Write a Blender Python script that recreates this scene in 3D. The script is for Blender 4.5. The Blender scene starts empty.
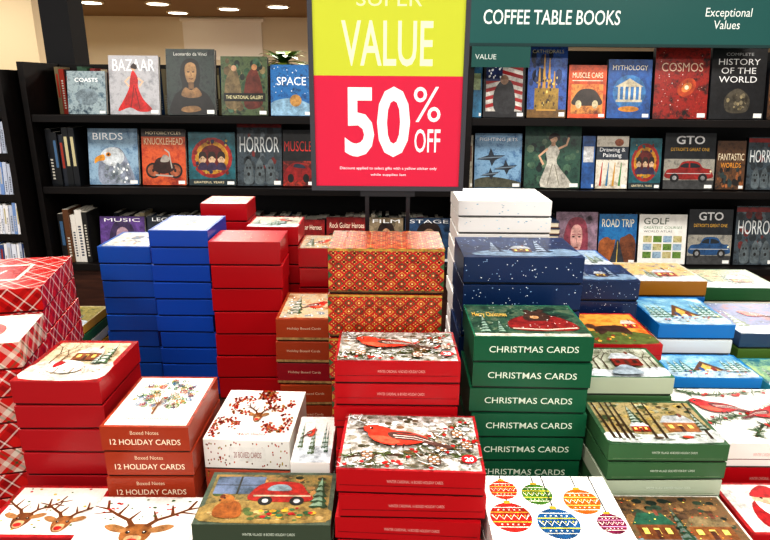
import bpy, math, random
from mathutils import Vector, Matrix
R=random.Random(7)
sc=bpy.context.scene
try:
    sc.view_settings.view_transform='Standard'
    sc.view_settings.look='None'
except Exception: pass
try: sc.view_settings.look='Medium High Contrast'
except Exception: pass

# ------------------------------------------------------------------ materials
def lin(h):
    h=h.lstrip('#')
    if len(h)==3: h=''.join(c*2 for c in h)
    v=[int(h[i:i+2],16)/255. for i in (0,2,4)]
    return tuple(((c/12.92) if c<=0.04045 else ((c+0.055)/1.055)**2.4) for c in v)+(1.,)
MC={}
def mat(spec,rough=None):
    key=(spec,rough)
    if key in MC: return MC[key]
    m=bpy.data.materials.new('mat_%s'%(spec if isinstance(spec,str) else '_'.join(map(str,spec))))
    m.use_nodes=True; nt=m.node_tree; b=nt.nodes['Principled BSDF']
    b.inputs['Roughness'].default_value=0.30 if rough is None else rough
    b.inputs['Specular IOR Level'].default_value=.38
    def ramp(fac,els,interp='LINEAR'):
        r=nt.nodes.new('ShaderNodeValToRGB'); r.color_ramp.interpolation=interp; el=r.color_ramp.elements
        el[0].position,el[0].color=els[0][0],els[0][1]; el[1].position,el[1].color=els[1][0],els[1][1]
        for p_,c_ in els[2:]:
            e=el.new(p_); e.color=c_
        nt.links.new(fac,r.inputs['Fac']); return r.outputs['Color']
    def noise(scale,detail=5,rg=.65,map_=None):
        tc=nt.nodes.new('ShaderNodeTexCoord'); n=nt.nodes.new('ShaderNodeTexNoise')
        n.inputs['Scale'].default_value=scale; n.inputs['Detail'].default_value=detail; n.inputs['Roughness'].default_value=rg
        src=tc.outputs['Object']
        if map_:
            mp=nt.nodes.new('ShaderNodeMapping'); mp.inputs['Scale'].default_value=map_; nt.links.new(src,mp.inputs['Vector']); src=mp.outputs['Vector']
        nt.links.new(src,n.inputs['Vector']); return n.outputs['Fac']
    bc=b.inputs['Base Color']
    if isinstance(spec,str):
        bc.default_value=lin(spec)
    elif spec[0]=='m':            # mottled print
        cols=spec[1:-1]; els=[(.38,lin(cols[0])),(.62,lin(cols[-1]))]
        if len(cols)==3: els.append((.5,lin(cols[1])))
        nt.links.new(ramp(noise(spec[-1],9,.80),els),bc)
    elif spec[0]=='v':            # painterly variation of one ink colour
        c=lin(spec[1]); f0,f1=spec[3],spec[4]
        lo=tuple(max(0,x*f0) for x in c[:3])+(1,); hi=tuple(min(1,x*f1+.004) for x in c[:3])+(1,)
        nt.links.new(ramp(noise(spec[2],8,.78),[(.37,lo),(.63,hi)]),bc)
    elif spec[0] in('wood','carpet'):
        sc_=(1.5,14,14) if spec[0]=='wood' else None
        nt.links.new(ramp(noise(3 if sc_ else 60,6,.5,sc_),[(.35,lin(spec[1])),(.7,lin(spec[2]))]),bc)
        b.inputs['Roughness'].default_value=.95 if spec[0]=='carpet' else .5
        b.inputs['Specular IOR Level'].default_value=.25
    elif spec[0] in('plaid','plaidtop'):        # diagonal tartan
        tc=nt.nodes.new('ShaderNodeTexCoord'); sx=nt.nodes.new('ShaderNodeSeparateXYZ'); nt.links.new(tc.outputs['Object'],sx.inputs[0])
        def mth(op,a,bv):
            q=nt.nodes.new('ShaderNodeMath'); q.operation=op
            for i,s in enumerate((a,bv)):
                if s is None: continue
                if isinstance(s,(int,float)): q.inputs[i].default_value=s
                else: nt.links.new(s,q.inputs[i])
            return q.outputs[0]
        if spec[0]=='plaid': h=mth('ADD',sx.outputs[0],sx.outputs[1]); v=sx.outputs[2]
        else: h=sx.outputs[0]; v=sx.outputs[1]
        def band(s):
            fr=mth('FRACT',mth('MULTIPLY',s,11.0),None)
            cs=[(0,spec[1]),(.30,spec[2]),(.46,spec[1]),(.56,spec[3]),(.62,spec[1]),(.70,spec[2]),(.90,spec[3]),(.95,spec[2])]
            return ramp(fr,[(p_,lin(c_)) for p_,c_ in cs],'CONSTANT')
        a=band(mth('ADD',h,v)); c=band(mth('SUBTRACT',h,v))
        mx=nt.nodes.new('ShaderNodeMix'); mx.data_type='RGBA'; mx.inputs[0].default_value=.5
        nt.links.new(a,mx.inputs[6]); nt.links.new(c,mx.inputs[7]); nt.links.new(mx.outputs[2],bc)
    elif spec[0]=='emit':
        b.inputs['Emission Color'].default_value=lin(spec[1]); b.inputs['Emission Strength'].default_value=spec[2]
    MC[key]=m; return m

# ------------------------------------------------------------------ text glyph cache
TC={}
def glyphs(s,bold=.012):
    k=(s,bold)
    if k in TC: return TC[k]
    cu=bpy.data.curves.new('t','FONT'); cu.body=s; cu.offset=bold; cu.resolution_u=3; cu.align_x='CENTER'
    ob=bpy.data.objects.new('t',cu); sc.collection.objects.link(ob)
    dg=bpy.context.evaluated_depsgraph_get(); dg.update()
    me=bpy.data.meshes.new_from_object(ob.evaluated_get(dg))
    vs=[(v.co.x,v.co.y) for v in me.vertices]; fs=[tuple(p.vertices) for p in me.polygons]
    bpy.data.objects.remove(ob); bpy.data.curves.remove(cu); bpy.data.meshes.remove(me)
    if vs:
        x0=min(v[0] for v in vs);x1=max(v[0] for v in vs);y0=min(v[1] for v in vs);y1=max(v[1] for v in vs)
        vs=[((v[0]-x0)/max(x1-x0,1e-6),(v[1]-y0)/max(y1-y0,1e-6)) for v in vs]
    TC[k]=(vs,fs); return TC[k]

# ------------------------------------------------------------------ flat printed artwork (real geometry, thin layers)
INK=dict(s=60.,on=True)
def ink(c):
    if isinstance(c,str) and INK['on']:
        l=lin(c)
        if min(l[:3])>.66: return ('v',c,INK['s'],.84,1.03)
        return ('v',c,INK['s'],.42,1.30)
    return c
class Art:
    def __init__(s): s.it=[]; s.k=0; s.h=False
    def _a(s,vs,fs,c):
        if not s.h: s.k+=1
        s.it.append((s.k,vs,fs,c))
    def hold(s,on=True):
        s.h=on
        if on: s.k+=1
        return s
    def poly(s,p,c): s._a([tuple(q) for q in p],[tuple(range(len(p)))],ink(c))
    def rect(s,x0,y0,x1,y1,c): s.poly([(x0,y0),(x1,y0),(x1,y1),(x0,y1)],c)
    def ell(s,x,y,rx,ry,c,rot=0,n=18):
        ca,sa=math.cos(rot),math.sin(rot); p=[]
        for i in range(n):
            t=2*math.pi*i/n; a,b=rx*math.cos(t),ry*math.sin(t); p.append((x+a*ca-b*sa,y+a*sa+b*ca))
        s.poly(p,c)
    def sp(s,pts,c,n=4):
        o=[];N=len(pts)
        for i in range(N):
            p0,p1,p2,p3=pts[i-1],pts[i],pts[(i+1)%N],pts[(i+2)%N]
            for j in range(n):
                t=j/n
                o.append(tuple(.5*((2*p1[k])+(-p0[k]+p2[k])*t+(2*p0[k]-5*p1[k]+4*p2[k]-p3[k])*t*t+(-p0[k]+3*p1[k]-3*p2[k]+p3[k])*t**3) for k in (0,1)))
        s.poly([(max(.005,min(.995,a)),max(.005,min(.995,b))) for a,b in o],c)
    def line(s,p,w,c,w2=None):
        if w2 is None: w2=w
        n=len(p); L=[];Rr=[]
        for i in range(n):
            a=p[max(i-1,0)]; b=p[min(i+1,n-1)]; dx,dy=b[0]-a[0],b[1]-a[1]; l=math.hypot(dx,dy) or 1
            ww=(w+(w2-w)*i/(n-1))/2; L.append((p[i][0]-dy/l*ww,p[i][1]+dx/l*ww)); Rr.append((p[i][0]+dy/l*ww,p[i][1]-dx/l*ww))
        q=lambda P:[(max(0,min(1,a)),max(0,min(1,b))) for a,b in P]
        vs=q(L)+q(Rr); fs=[(i,n+i,n+i+1,i+1) for i in range(n-1)]
        s._a(vs,fs,c)
    def text(s,t,x0,y0,x1,y1,c,bold=.012):
        vs,fs=glyphs(t,bold); s._a([(x0+v[0]*(x1-x0),y0+v[1]*(y1-y0)) for v in vs],fs,c)
    def dots(s,n,cs,x0,y0,x1,y1,r0,r1,asp=1.,nn=8):
        s.hold()
        for i in range(n):
            r=R.uniform(r0,r1); rr=r*max(1,asp)
            s.ell(R.uniform(x0+r,x1-r),R.uniform(y0+rr,y1-rr) if y1-y0>2*rr else (y0+y1)/2,r,r*asp,R.choice(cs),0 if asp!=1 else R.random()*3,nn)
            s.k+= (i%6==0)
        s.h=False
    def tree(s,x,y,w,h,c,snow=None):
        for i in range(5):
            yy=y+h*.16*i; ww=w*(1-.17*i)/2; j=lambda:R.uniform(-.12,.12)*ww
            s.poly([(x-ww+j(),yy+h*.02),(x-ww*.5,yy-h*.03),(x+j(),yy+h*.015),(x+ww*.5,yy-h*.03),(x+ww+j(),yy+h*.02),(x+ww*.35,yy+h*.2),(x,yy+h*.36),(x-ww*.35,yy+h*.2)],c)
            if snow: s.poly([(x-ww*.9,yy+h*.03),(x-ww*.2,yy+h*.06),(x+ww*.4,yy+h*.04),(x+ww*.25,yy+h*.2),(x,yy+h*.3),(x-ww*.3,yy+h*.2)],snow)
    def bare(s,x,y,h,c,d=4,ang=1.57,w=.02):
        x2,y2=x+math.cos(ang)*h*.45,y+math.sin(ang)*h*.45
        s.line([(x,y),(x2,y2)],w,c,w*.6)
        if d>0:
            for da in (-.55,.5): s.bare(x2,y2,h*.68,c,d-1,ang+da+R.uniform(-.15,.15),w*.6)
    def house(s,x,y,w,h,wall,roof,win='#ffd76a'):
        s.rect(x,y,x+w,y+h*.6,wall); s.poly([(x-w*.08,y+h*.55),(x+w*1.08,y+h*.55),(x+w*.86,y+h),(x+w*.2,y+h)],roof)
        s.rect(x+w*.68,y+h*.9,x+w*.78,y+h*1.14,'#6b3a2c')
        for i in range(3): s.rect(x+w*(.12+.3*i),y+h*.2,x+w*(.26+.3*i),y+h*.42,win)
        s.rect(x+w*.42,y,x+w*.55,y+h*.36,'#4a2418')
    def bird(s,x,y,q,f=1,c1='#c2331f',c2='#8e2f22',c3='#4b332c'):
        P=lambda a,b:(x+a*q*f,y+b*q)
        s.poly([P(.26,-.04),P(.60,-.22),P(.62,-.25),P(.57,-.29),P(.24,-.13)],c3)
        s.sp([P(-.40,.20),P(-.34,.28),P(-.24,.31),P(-.14,.26),P(-.04,.18),P(.14,.13),P(.33,.0),P(.30,-.12),P(.12,-.21),P(-.08,-.22),P(-.22,-.14),P(-.30,-.02),P(-.33,.10)],c1)
        s.sp([P(-.30,.0),P(-.12,.0),P(.04,-.14),P(-.06,-.20),P(-.2,-.13)],'#d0543a')
        s.sp([P(-.10,.10),P(.0,.13),P(.16,.10),P(.36,-.06),P(.46,-.17),P(.22,-.10),P(.0,-.07),P(-.08,.0)],c3)
        s.line([P(-.04,.04),P(.2,.0),P(.40,-.13)],.018*q,'#e0d3c8',.006*q); s.line([P(-.02,-.02),P(.18,-.05),P(.3,-.11)],.014*q,'#e0d3c8',.005*q); s.line([P(.0,.08),P(.2,.05)],.012*q,c1)
        s.poly([P(-.38,.235),P(-.48,.17),P(-.36,.165)],'#2c2622')
        s.ell(*P(-.29,.215),.024*q,.028*q,'#140c0a'); s.ell(*P(-.296,.223),.007*q,.009*q,'#ffffff')
        s.line([P(.0,-.2),P(-.02,-.3)],.02*q,'#33231c'); s.line([P(.08,-.2),P(.07,-.3)],.02*q,'#33231c')
    def cone(s,x,y,q):
        s.ell(x,y,.045*q,.075*q,'#5a3a26',.3,12)
        s.hold()
        for j in range(4):
            for i in range(3): s.ell(x+(i-1)*.024*q,y+(j-1.5)*.034*q,.012*q,.012*q,'#a8805c' if (i+j)%2 else '#e4e0da',0,6)
        s.h=False
    def branch(s,pts,w,c,needle=None,berries=None,n=26):
        s.line(pts,w,c,w*.4)
        if needle:
            s.hold()
            for i in range(n):
                t=R.random()*(len(pts)-1.001); j=int(t); f=t-j
                px=pts[j][0]*(1-f)+pts[j+1][0]*f; py=pts[j][1]*(1-f)+pts[j+1][1]*f; a=R.uniform(0,6.28); l=R.uniform(.04,.11)
                s.line([(px,py),(px+l*math.cos(a),py+l*math.sin(a))],.012,R.choice(needle),.003); s.k+=(i%5==0)
            s.h=False
        if berries:
            for i in range(9):
                t=R.random()*(len(pts)-1.001); j=int(t); f=t-j
                bx,by=pts[j][0]*(1-f)+pts[j+1][0]*f+R.uniform(-.04,.04),pts[j][1]*(1-f)+pts[j+1][1]*f+R.uniform(-.05,.05)
                s.ell(max(.03,min(.97,bx)),max(.03,min(.97,by)),.016,.02,berries,0,10)
    def deer(s,x,y,q,c='#8a5a33',nose='#c9211e'):
        s.sp([(x-.10*q,y+.18*q),(x,y+.21*q),(x+.10*q,y+.18*q),(x+.13*q,y),(x+.07*q,-.18*q+y),(x,-.22*q+y),(x-.07*q,-.18*q+y),(x-.13*q,y)],c)
        s.sp([(x-.06*q,y-.02*q),(x+.06*q,y-.02*q),(x+.06*q,y-.16*q),(x,y-.2*q),(x-.06*q,y-.16*q)],'#c09870')
        for f in (-1,1):
            s.sp([(x+f*.10*q,y+.12*q),(x+f*.22*q,y+.20*q),(x+f*.30*q,y+.17*q),(x+f*.24*q,y+.08*q),(x+f*.12*q,y+.04*q)],'#996b3f')
            s.line([(x+f*.06*q,y+.16*q),(x+f*.12*q,y+.28*q),(x+f*.24*q,y+.38*q),(x+f*.36*q,y+.50*q),(x+f*.40*q,y+.68*q)],.055*q,'#5b3216',.02*q)
            for a,b,cx,cy in ((.12,.28,.06,.46),(.24,.38,.20,.58),(.36,.50,.52,.56),(.30,.44,.46,.40)):
                s.line([(x+f*a*q,y+b*q),(x+f*cx*q,y+cy*q)],.035*q,'#5b3216',.012*q)
            s.ell(x+f*.07*q,y+.05*q,.020*q,.028*q,'#120b08'); s.ell(x+f*.065*q,y+.06*q,.006*q,.008*q,'#ffffff')
        s.ell(x,y-.12*q,.055*q,.05*q,nose)

def put(o,A,O,U,V,N,T,base=.0003):
    O,U,V,N=map(Vector,(O,U,V,N))
    for k,vs,fs,c in A.it:
        off=N*(base+.00003*k); b=len(o.V)
        for x,y in vs: o.V.append(T(O+U*x+V*y+off))
        flip=U.cross(V).dot(N)<0
        mi=o.mi(c)
        for f in fs: o.F.append(tuple(b+i for i in (reversed(f) if flip else f))); o.I.append(mi)

ID=lambda p:Vector(p)
class Ob:
    def __init__(s,name): s.n=name; s.V=[]; s.F=[]; s.I=[]; s.M=[]
    def mi(s,c):
        m=c if isinstance(c,bpy.types.Material) else mat(c)
        if m not in s.M: s.M.append(m)
        return s.M.index(m)
    def box(s,a,b,c,T=ID,sides=None):
        x0,y0,z0=a;x1,y1,z1=b; n=len(s.V)
        for p in ((x0,y0,z0),(x1,y0,z0),(x1,y1,z0),(x0,y1,z0),(x0,y0,z1),(x1,y0,z1),(x1,y1,z1),(x0,y1,z1)): s.V.append(T(Vector(p)))
        for nm,f in (('bottom',(3,2,1,0)),('top',(4,5,6,7)),('front',(0,1,5,4)),('right',(1,2,6,5)),('back',(2,3,7,6)),('left',(3,0,4,7))):
            s.F.append(tuple(n+i for i in f)); s.I.append(s.mi((sides or {}).get(nm,c)))
    def cyl(s,x,y,z0,z1,r,c,n=20,T=ID,r2=None):
        r2=r if r2 is None else r2; b=len(s.V)
        for z,rr in ((z0,r),(z1,r2)):
            for i in range(n): t=6.28318*i/n; s.V.append(T(Vector((x+rr*math.cos(t),y+rr*math.sin(t),z))))
        m=s.mi(c)
        for i in range(n): j=(i+1)%n; s.F.append((b+i,b+j,b+n+j,b+n+i)); s.I.append(m)
        s.F.append(tuple(b+n+i for i in range(n))); s.I.append(m); s.F.append(tuple(b+i for i in reversed(range(n)))); s.I.append(m)
    def build(s,loc=(0,0,0),rot=(0,0,0),bevel=0):
        me=bpy.data.meshes.new(s.n); me.from_pydata([tuple(v) for v in s.V],[],s.F)
        for m in s.M: me.materials.append(m)
        me.polygons.foreach_set('material_index',s.I); me.update()
        ob=bpy.data.objects.new(s.n,me); sc.collection.objects.link(ob); ob.location=loc; ob.rotation_euler=rot
        if bevel:
            bv=ob.modifiers.new('bevel','BEVEL'); bv.width=bevel; bv.segments=2; bv.limit_method='ANGLE'; bv.angle_limit=math.radians(40)
        return ob

# ------------------------------------------------------------------ box stacks
TZ=.75
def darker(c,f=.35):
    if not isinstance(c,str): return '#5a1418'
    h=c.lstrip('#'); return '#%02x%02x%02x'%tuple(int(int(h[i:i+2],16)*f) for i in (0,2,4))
def stack(name,X,Y,W,D,zt,t,side,cover,front=None,rot=0,right=None,jit=.0025,edge=None,pivot=None,top=None):
    """X,Y: front-left corner; W,D footprint; zt top height; t carton thickness; side colour(s); cover(A) paints the lid"""
    o=Ob(name); n=max(1,round((zt-TZ)/t)); th=(zt-TZ)/n
    sd=side if isinstance(side,list) else [side]
    for i in range(n):
        z0=(n-1-i)*th; a=0 if i==0 else R.uniform(-1.8,1.8); dx=0 if i==0 else R.uniform(-jit,jit); dy=0 if i==0 else R.uniform(-jit,jit)*.7
        M=Matrix.Translation((dx,dy,z0))@Matrix.Rotation(math.radians(a),4,'Z'); T=lambda p,M=M:M@Vector(p)
        c=sd[i%len(sd)]
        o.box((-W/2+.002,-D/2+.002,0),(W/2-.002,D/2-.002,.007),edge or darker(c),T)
        o.box((-W/2,-D/2,.0038),(W/2,D/2,th-.0006),c,T,{'top':top} if top else None)
        if i==0: A=Art(); cover(A); put(o,A,(-W/2,-D/2,th-.0006),(W,0,0),(0,D,0),(0,0,1),T)
        if front:
            A=Art(); front(A,i)
            if A.it: put(o,A,(-W/2,-D/2,.0045),(W,0,0),(0,0,th-.005),(0,-1,0),T)
        if right:
            A=Art(); right(A,i)
            if A.it:
                put(o,A,(W/2,-D/2,.0045),(0,D,0),(0,0,th-.005),(1,0,0),T)
                put(o,A,(-W/2,D/2,.0045),(0,-D,0),(0,0,th-.005),(-1,0,0),T)
    cx,cy=X+W/2,Y+D/2
    if pivot:
        r=math.radians(rot); lx,ly=-W/2,D/2
        cx=pivot[0]+lx*math.cos(r)-ly*math.sin(r); cy=pivot[1]+lx*math.sin(r)+ly*math.cos(r)
    return o.build((cx,cy,TZ+.0002),(0,0,math.radians(rot)),.0012)

W_='#e6e3de'
def c_robin(A):
    A.rect(0,0,1,1,'#a0141c'); A.rect(.02,.03,.98,.97,('m','#3f3d2c','#96928a','#dcdcda',46.))
    A.dots(130,['#f4f4f4','#cfd3d6','#6a6557','#3d3f28','#898270','#5a4a30','#7a5a3c'],.03,.03,.97,.97,.008,.032)
    A.branch([(.03,.20),(.25,.26),(.5,.24),(.75,.30),(.97,.22)],.05,'#3a2618',['#2f3f1f','#4b5b2c','#1f2d18','#d8dde0'],None,100)
    A.branch([(.5,.24),(.62,.5),(.8,.72),(.96,.86)],.03,'#4a3626',['#2f3f1f','#5c5f3c','#d8dde0','#6a4a24'],'#b01410',100)
    A.branch([(.6,.05),(.72,.3),(.86,.45),(.97,.5)],.03,'#5b4534',['#344523','#d8dde0','#1f2d18','#7a5a2c'],'#b01410',90)
    A.branch([(.03,.04),(.2,.08),(.5,.07)],.03,'#5b4534',['#344523','#d8dde0','#5b4a24'],'#b01410',60)
    A.branch([(.03,.9),(.14,.8),(.2,.62)],.02,'#5b4534',['#344523','#d8dde0','#5b4a24'],None,30)
    for x,y in ((.72,.36),(.84,.60),(.2,.2),(.66,.14),(.9,.4)): A.cone(x,y,1.)
    A.dots(30,['#ffffff'],.03,.05,.97,.9,.006,.016)
    A.bird(.40,.52,.66)
    A.ell(.90,.17,.055,.07,'#b0141c'); A.text('20',.87,.13,.93,.20,'#ffffff')
def f_red(A,i): A.rect(.02,.28,.98,.31,'#740c14'); A.text('WINTER CARDINAL 16 BOXED HOLIDAY CARDS',.34,.44,.72,.58,'#d8a098',0)
def c_green(A):
    A.rect(0,0,1,1,'#1d5f43'); A.rect(.015,.02,.985,.98,('m','#14281e','#2b4a38','#56614a',34.))
    A.rect(.015,.02,.985,.10,'#bfbaac'); A.dots(56,['#20402f','#35543c','#16281e','#5a6a52'],.02,.12,.98,.96,.02,.06); A.text('Merry Christmas',.05,.56,.36,.74,'#c9a04a')
    A.sp([(.36,.22),(.34,.42),(.44,.58),(.62,.66),(.80,.60),(.92,.38),(.90,.2),(.6,.16)],'#7a1a14')
    A.sp([(.50,.50),(.55,.74),(.66,.78),(.74,.66),(.70,.48)],'#3a2417'); A.ell(.56,.78,.03,.05,'#3a2417'); A.ell(.69,.80,.03,.05,'#3a2417'); A.ell(.6,.58,.04,.05,'#b98a5c')
    A.line([(.36,.24),(.65,.20),(.92,.26)],.03,'#b8af9e'); A.dots(40,['#ffffff','#cfd8cf'],.02,.18,.98,.96,.003,.008)
    A.tree(.13,.12,.14,.5,'#20402f','#7f9688'); A.tree(.26,.12,.1,.35,'#274a35','#7f9688')
def f_green(A,i): A.text('CHRISTMAS CARDS',.13,.34,.88,.61,'#d4dfcc',.004)
def f_greenw(A,i): A.text('WINTER VILLAGE 18 BOXED HOLIDAY CARDS',.36,.42,.74,.56,'#cfd9c8',0); A.rect(.04,.10,.96,.12,'#7f9474')
def pat(A,nx,ny):
    A.hold()
    for i in range(nx+1):
        for j in range(ny+1):
            x=i/nx; y=j/ny; a,b=.5/nx*.86,.5/ny*.86
            A.poly([(max(0,min(1,x+dx)),max(0,min(1,y+dy))) for dx,dy in ((-a,0),(0,-b),(a,0),(0,b))],'#b88a3a' if (i+j)%2 else '#36582f')
    A.k+=1
    for i in range(nx):
        for j in range(ny):
            x=(i+.5)/nx; y=(j+.5)/ny; A.ell(x,y,.28/nx,.07/ny,'#d8b060',.0,8); A.ell(x,y,.07/nx,.28/ny,'#d8b060',.0,8); A.ell(x,y,.13/nx,.13/ny,'#6a1010',0,8)
    A.k+=1
    for i in range(1,nx):
        for j in range(1,ny): A.ell(i/nx,j/ny,.24/nx,.24/ny,'#a81c14',0,10)
    A.k+=1
    for i in range(1,nx):
        for j in range(1,ny): A.ell(i/nx,j/ny,.1/nx,.1/ny,'#e0c480',0,8)
    A.h=False
def c_patt(A): A.rect(0,0,1,1,'#a81c14'); pat(A,11,7)
def f_patt(A,i): A.rect(0,0,1,1,'#a81c14'); pat(A,11,5); A.rect(0,.0,1,.04,'#6a4a24'); A.rect(0,.95,1,1,'#b08a3a')
def c_white(A):
    A.rect(0,0,1,1,W_); A.rect(.03,.04,.97,.96,('m','#cad8e2','#e8eef2',20.))
    for x in (.15,.3,.62,.8): A.tree(x,.2,.12,.5,'#99b4c4','#f0f4f6')
def f_white(A,i): A.dots(16,['#9fc3d6','#c6dbe6'],.02,.1,.98,.9,.006,.014,3.,6)
def c_navy(A):
    A.rect(0,0,1,1,'#122a50'); A.dots(70,['#d9e4f0','#8fb0d6'],.02,.02,.98,.98,.003,.009,1.4,6)
    A.sp([(.1,.1),(.3,.35),(.55,.25),(.9,.4),(.95,.08)],'#6c849c'); A.tree(.3,.25,.14,.5,'#0c2344','#8292a5'); A.tree(.7,.25,.16,.6,'#0c2344','#8292a5')
    A.house(.44,.22,.16,.3,'#5b3a2c','#999fa5')
def f_navy(A,i): A.dots(44,['#e6eef8','#8fb0d6'],.01,.06,.99,.94,.003,.007,4.,6)
def c_red2(A): A.rect(0,0,1,1,'#a8141e'); A.rect(.04,.05,.96,.95,('m','#8c141a','#c03030',12.)); A.tree(.5,.15,.3,.7,'#98181e','#c8483c'); A.dots(20,['#e8c8a0'],.05,.05,.95,.95,.006,.012)
def c_snow(A):
    A.rect(0,0,1,1,'#981418'); A.rect(.06,.06,.94,.94,('m','#806a4a','#c8b69a','#a99878',26.))
    A.sp([(.06,.06),(.06,.4),(.3,.46),(.6,.38),(.94,.44),(.94,.06)],'#d8d0c2')
    A.bare(.2,.4,.55,'#4b3321',5); A.bare(.32,.42,.4,'#5b4331',4)
    A.house(.42,.46,.3,.32,'#7a4224','#c8c0b4'); A.tree(.82,.4,.16,.5,'#3c5637','#b9beb6'); A.tree(.74,.38,.10,.3,'#2c4630','#b9beb6')
    A.sp([(.3,.2),(.28,.36),(.42,.44),(.62,.38),(.66,.22),(.5,.15)],'#eeebe4'); A.sp([(.34,.26),(.3,.34),(.34,.42),(.42,.38)],'#a0121a'); A.line([(.4,.16),(.4,.26)],.02,'#7a5a45'); A.line([(.58,.16),(.58,.26)],.02,'#7a5a45')
    A.dots(24,['#8a7a60','#b0141a','#5c6a48'],.08,.08,.92,.3,.006,.014)
def c_swirl(A):
    A.rect(0,0,1,1,'#96361e'); A.rect(.035,.035,.965,.965,'#e6e3da')
    cs=['#1e6a38','#a01a10','#b9831a','#2b5f88','#5b8b2a','#6e1b4a','#0f4a24']
    for i in range(110):
        r=math.sqrt(R.random())*.32; a=R.uniform(0,6.28); x=.5+r*math.cos(a)*1.15; y=.60+r*math.sin(a)*.9; q=R.uniform(.02,.05)
        A.line([(x+q*(1-k/14)*math.cos(a+k*.7),y+q*(1-k/14)*math.sin(a+k*.7)) for k in range(12)],.013,R.choice(cs),.006)
    A.dots(60,cs,.2,.35,.8,.88,.006,.013)
    A.line([(.5,.2),(.5,.5)],.028,'#6a3a13',.012)
    for a in (-.7,-.3,.3,.7): A.line([(.5,.36),(.5+a*.25,.6)],.012,'#6a3a13',.004)
    A.text("Season's Greetings",.24,.09,.76,.15,'#8a2216',0)
def f_swirl(A,i): A.text("Boxed Notes",.34,.68,.66,.84,'#e0c7ab',0); A.text('12 HOLIDAY CARDS',.10,.24,.90,.48,'#ecdcc4',.006)
def c_berry(A):
    A.rect(0,0,1,1,'#e9e6e0')
    for j,(x,y,rr) in enumerate([(.2,.25,.2),(.3,.7,.22),(.7,.75,.2),(.75,.3,.2),(.5,.9,.12)]):
        pts=[(x+rr*math.cos(k*.42+j)*(.4+.05*k),y+rr*math.sin(k*.42+j)*(.4+.05*k)) for k in range(11)]
        pts=[(max(.05,min(.95,a)),max(.05,min(.95,b))) for a,b in pts]
        A.line(pts,.017,'#5a2a10',.007); A.hold()
        for a,b in pts:
            for q in range(7): A.ell(max(.03,min(.97,a+R.uniform(-.06,.06))),max(.03,min(.97,b+R.uniform(-.06,.06))),.015,.018,R.choice(['#a8200e','#b83610','#6e120a','#98611c']),0,8)
            A.k+=1
        A.h=False
    A.deer(.52,.42,.42,'#7b4218'); A.text('Warm Wishes',.36,.07,.70,.12,'#902512',0)
def f_berry(A,i):
    A.hold()
    for k in range(90): A.ell(R.uniform(.03,.97),R.uniform(.08,.92),.008,.035,R.choice(['#a8200e','#b84a1c','#99811c','#6a3a1a']),0,7)
    A.h=False; A.rect(.30,.25,.72,.75,'#e9e6e0'); A.text('20 BOXED CARDS',.35,.38,.67,.58,'#8a2216',0)
def winter(frame,c1,c2,c3,seed,fw=.03):
    def f(A):
        r=random.Random(seed)
        A.rect(0,0,1,1,frame); A.rect(fw,fw*1.3,1-fw,1-fw*1.3,('m',c1,c2,c3,26.)); A.sp([(fw,fw),(fw,r.uniform(.2,.4)),(.35,r.uniform(.2,.4)),(.7,r.uniform(.2,.4)),(1-fw,.3),(1-fw,fw)],'#b8c0c6')
        for k in range(r.randint(3,6)): A.tree(r.uniform(.12,.88),r.uniform(.15,.3),r.uniform(.1,.18),r.uniform(.35,.6),r.choice(['#2f4f38','#3a5a48','#4c6040']),'#a0acaa')
        if r.random()<.7: A.house(r.uniform(.15,.6),r.uniform(.15,.25),.26,.36,r.choice(['#8e3326','#7a5434','#a8432f']),'#aab0b6')
        if r.random()<.6: A.bird(r.uniform(.3,.7),.6,.35,r.choice([1,-1]))
        A.dots(30,['#ffffff','#c9d2d8'],.05,.05,.95,.95,.004,.010)
    return f
def c_rust(A):
    A.rect(0,0,1,1,'#8a3a1b'); A.rect(.05,.05,.95,.95,('m','#7f4a2a','#b8a382','#5d6f7a',24.)); A.tree(.3,.2,.3,.65,'#3c5236','#a8a49a'); A.bird(.65,.5,.5,-1,'#b0291b'); A.dots(30,['#ffffff','#eeeeee'],.06,.06,.94,.94,.008,.02)
def f_rust(A,i): A.rect(0,.0,1,.12,'#a98858'); A.text('Holiday Boxed Cards',.2,.46,.80,.62,'#e0c7ab',0)
def c_blue(A):
    A.rect(0,0,1,1,'#1b4f9c'); A.rect(.06,.06,.94,.94,('m','#7a8896','#c4bfb6','#5a6f80',22.))
    A.sp([(.2,.2),(.18,.5),(.4,.78),(.66,.74),(.8,.4),(.7,.15)],'#c9c4bc'); A.ell(.5,.6,.12,.14,'#5d6c7c'); A.line([(.3,.3),(.5,.42),(.7,.3)],.03,'#4a3a32'); A.dots(26,['#5a6a7a','#a89880','#8a6a5a'],.1,.1,.9,.9,.01,.04)
def c_nativ(A):
    A.rect(0,0,1,1,'#166fa8'); A.rect(.03,.05,.97,.95,('m','#1d5f94','#5f94ac','#a7c3d3',20.))
    A.sp([(.03,.05),(.03,.35),(.4,.42),(.7,.34),(.97,.4),(.97,.05)],'#a0b8c6'); A.poly([(.3,.3),(.7,.3),(.5,.72)],'#5a3a23'); A.poly([(.37,.3),(.63,.3),(.5,.6)],'#c9a34a')
    A.ell(.42,.36,.03,.08,'#2c4a7c'); A.ell(.56,.36,.03,.08,'#7c2b1f'); A.ell(.5,.33,.035,.03,'#f4e6c8')
    for x in (.1,.18,.26,.74,.82,.9): A.tree(x,.25,.14,.5,'#1f5a3c','#a8bcc0')
    A.dots(30,['#b0291b','#e9c36a','#3c5a8c','#4a7a9a'],.05,.08,.95,.28,.008,.02)
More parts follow.
